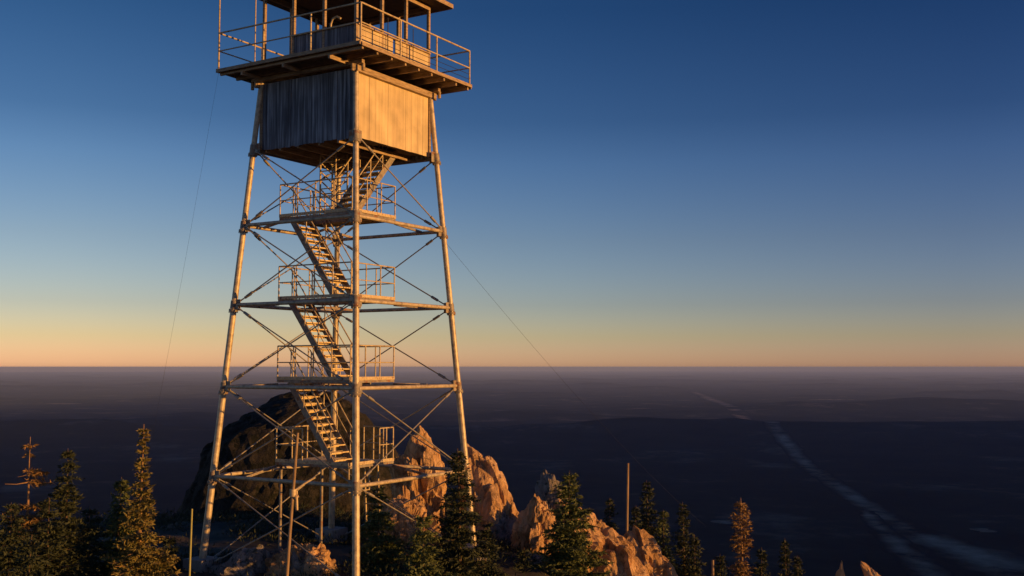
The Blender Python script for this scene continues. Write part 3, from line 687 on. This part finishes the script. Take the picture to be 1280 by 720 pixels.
# ------------------------------------------------------------------ conifers
def conifer(px, py, Y, hgt, seed, spread, label, leaf='needles', gap=.1, dens=1.0, bare=0.0, group='conifers on the summit', sink=True, detail=1.0, taper=.8, bark='bark', name='spruce_tree'):
    rnd = np.random.RandomState(seed)
    tip = at(px, py, Y)
    h = max(1.6, min(12.0, tip.z - mth(tip.x, tip.y) + .12)); root = empty(name, (tip.x, tip.y, tip.z - h)); tag(root, label, 'tree', group)
    lean = rnd.uniform(-.02, .02, 2) * h
    def tr(t): return np.array([lean[0] * t * t + .02 * h * .15 * math.sin(5 * t + seed), lean[1] * t * t, h * t])
    off = tr(1.0)[:2]; 
    tm = MB(); tm.tube([Vector(tr(k / 10)) - Vector((off[0], off[1], 0)) for k in range(11)], [max(.008, .018 * h * (1 - k / 10.4)) for k in range(11)], 8)
    tris = []; quads_tw = MB()
    step = .12
    nz = int(h * .96 / step)
    for w in range(nz):
        t = .05 + .94 * (w + rnd.uniform(-.3, .3)) / nz
        if t > .995: continue
        prof = spread * hgt * min(1.25, ((1 - t) * h / hgt) ** taper) * (.82 + .36 * math.sin(t * 23 + seed) ** 2) + .05
        if rnd.rand() < gap * .6: prof *= .45
        if gap > .3 and rnd.rand() < gap: continue
        for bi in range(rnd.randint(5, 9)):
            if rnd.rand() < gap: continue
            az = rnd.uniform(0, 2 * PI); L = prof * rnd.uniform(.6, 1.15)
            if rnd.rand() < .06: L *= 1.3
            dr = rnd.uniform(.15, .45) if t < .8 else rnd.uniform(-.5, .1); up = rnd.uniform(.1, .35)
            o = tr(t); o[:2] -= off; d = np.array([math.cos(az), math.sin(az), 0]); sd_ = np.array([-d[1], d[0], 0])
            ns = max(3, int(L / .065 * dens))
            ss = (np.arange(ns) + rnd.rand(ns) * .6) / ns
            ctr = o + d * (L * ss)[:, None]; ctr[:, 2] += -dr * L * ss + up * L * ss ** 2
            is_bare = rnd.rand() < bare
            if L > .22 and (is_bare or L > .5):
                tm.tube([o, o + d * L * .5 + np.array([0, 0, (-dr * .5 + up * .25) * L]), o + d * L * .97 + np.array([0, 0, (-dr + up) * L * .97])], [.004 * h + .006, .010, .005], 5, False)
            if is_bare and rnd.rand() < .75: continue
            for sgn in (-1, 1):
                tl = (.42 * L * (1 - ss) + .07) * rnd.uniform(.6, 1.2, ns)
                td = d * .62 + sgn * sd_ * .78; td = td[None] + rnd.normal(0, .14, (ns, 3)); td[:, 2] -= .12
                for c, l_, tt in zip(ctr, tl, td):
                    k = max(2, int(l_ / .05 * dens))
                    u = (np.arange(k) + rnd.rand(k)) / k
                    p = c + tt * (l_ * u)[:, None]
                    dv = tt[None] + rnd.normal(0, .55, (k, 3)); dv /= np.linalg.norm(dv, axis=1)[:, None]
                    ln = rnd.uniform(.08, .15, k)[:, None]; wd = rnd.normal(0, 1, (k, 3)); wd -= dv * (wd * dv).sum(1)[:, None]; wd /= np.linalg.norm(wd, axis=1)[:, None]
                    wd = wd * rnd.uniform(.017, .036, k)[:, None]
                    tris.append(np.stack([p - wd, p + wd, p + dv * ln], 1))
    T = np.concatenate(tris).reshape(-1, 3)
    F = np.arange(len(T)).reshape(-1, 3)
    tm.build('trunk', M[bark], root)
    np_mesh('crown', T, F, M[leaf], root)
    return root
# left group
conifer(38, 546, 27, 5.4, 1, .16, 'half dead spruce with orange lit bare branches at the far left edge', 'needles_dead', .42, 1.2, .3, bark='bark_bare', taper=.4)
conifer(85, 560, 28.5, 6.2, 2, .20, 'dark slender spruce just right of the half dead one', 'needles_dark', .10)
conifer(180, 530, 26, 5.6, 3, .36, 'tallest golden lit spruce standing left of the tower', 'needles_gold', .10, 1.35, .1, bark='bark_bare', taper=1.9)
conifer(152, 596, 26.6, 4.4, 4, .20, 'smaller spruce tucked against the left side of the tallest golden one', 'needles', .1)
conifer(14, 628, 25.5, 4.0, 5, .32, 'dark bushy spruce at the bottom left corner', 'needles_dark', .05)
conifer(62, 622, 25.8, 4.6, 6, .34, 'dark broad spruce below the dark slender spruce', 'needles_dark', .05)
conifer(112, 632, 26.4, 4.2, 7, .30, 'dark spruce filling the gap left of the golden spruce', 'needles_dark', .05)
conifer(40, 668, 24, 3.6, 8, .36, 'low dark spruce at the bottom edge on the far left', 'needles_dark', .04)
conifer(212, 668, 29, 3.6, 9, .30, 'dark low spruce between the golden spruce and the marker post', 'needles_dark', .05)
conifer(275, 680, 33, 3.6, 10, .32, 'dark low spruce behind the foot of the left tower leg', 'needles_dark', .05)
# centre
conifer(472, 606, 29.5, 4.2, 11, .34, 'green spruce just right of the near tower leg', 'needles', .08, 1.1)
conifer(572, 560, 28.4, 5.0, 12, .24, 'tall narrow dark spruce in front of the right tower leg', 'needles_dark', .12, 1.1)
conifer(530, 640, 26.7, 3.2, 13, .38, 'low spruce between the green spruce and the tall narrow one', 'needles', .08, 1.1)
conifer(608, 652, 28.8, 3.0, 15, .32, 'low spruce right of the tall narrow one', 'needles_dark', .10)
conifer(712, 588, 31, 4.8, 14, .34, 'wide green spruce on the lower rock ridge', 'needles', .10, 1.2)
conifer(655, 684, 30.5, 3.0, 16, .36, 'low dark spruce at the left foot of the wide green one', 'needles_dark', .08)
# right, down the far slope
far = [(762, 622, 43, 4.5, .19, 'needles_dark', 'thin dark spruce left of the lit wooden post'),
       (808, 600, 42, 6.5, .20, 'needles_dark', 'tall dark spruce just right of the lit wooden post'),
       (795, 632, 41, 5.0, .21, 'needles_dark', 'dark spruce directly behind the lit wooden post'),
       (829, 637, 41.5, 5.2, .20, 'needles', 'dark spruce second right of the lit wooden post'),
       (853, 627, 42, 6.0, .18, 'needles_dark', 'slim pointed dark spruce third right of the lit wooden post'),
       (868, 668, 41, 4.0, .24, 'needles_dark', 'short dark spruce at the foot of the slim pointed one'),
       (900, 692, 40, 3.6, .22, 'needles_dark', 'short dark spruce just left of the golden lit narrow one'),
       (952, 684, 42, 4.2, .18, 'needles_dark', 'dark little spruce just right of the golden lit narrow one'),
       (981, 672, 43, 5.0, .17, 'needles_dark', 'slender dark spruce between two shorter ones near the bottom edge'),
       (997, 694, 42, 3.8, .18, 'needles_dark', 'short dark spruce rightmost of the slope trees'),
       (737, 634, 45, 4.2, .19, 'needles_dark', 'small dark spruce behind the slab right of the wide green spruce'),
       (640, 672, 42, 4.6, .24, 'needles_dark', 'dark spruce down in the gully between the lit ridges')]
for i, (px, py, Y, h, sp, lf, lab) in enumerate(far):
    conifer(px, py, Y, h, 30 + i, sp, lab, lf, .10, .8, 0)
conifer(926, 622, 37, 5.4, 50, .10, 'narrow golden orange spruce alone on the right slope', 'needles_dead', .2, .9, .15, bark='bark_bare', taper=.4)
# low growth between the rocks
rnd = np.random.RandomState(5); n = 9000
gx = rnd.uniform(-22, 16, n); gy = rnd.uniform(22, 50, n); keep = fbm(np.stack([gx * .5, gy * .5, gx * 0], 1), 3, 6) > -.15; gx, gy = gx[keep], gy[keep]; gz = mt_h(gx, gy); n = len(gx)
hh = rnd.uniform(.12, .5, n); T = []
for q in range(26):
    d = rnd.normal(0, 1, (n, 3)); d[:, 2] = np.abs(d[:, 2]) * 1.2; d /= np.linalg.norm(d, axis=1)[:, None]
    p = np.stack([gx, gy, gz], 1) + rnd.normal(0, .16, (n, 3)) * np.array([1, 1, .3]) + d * (hh * rnd.uniform(.1, .9, n))[:, None]
    w = rnd.normal(0, 1, (n, 3)); w /= np.linalg.norm(w, axis=1)[:, None]
    T.append(np.stack([p - w * .022, p + w * .022, p + d * .12], 1))
T = np.concatenate(T).reshape(-1, 3)
tag(np_mesh('ground_cover', T, np.arange(len(T)).reshape(-1, 3), M['needles_dark']), 'low dark juniper scrub between the summit rocks', 'scrub', kind='stuff')
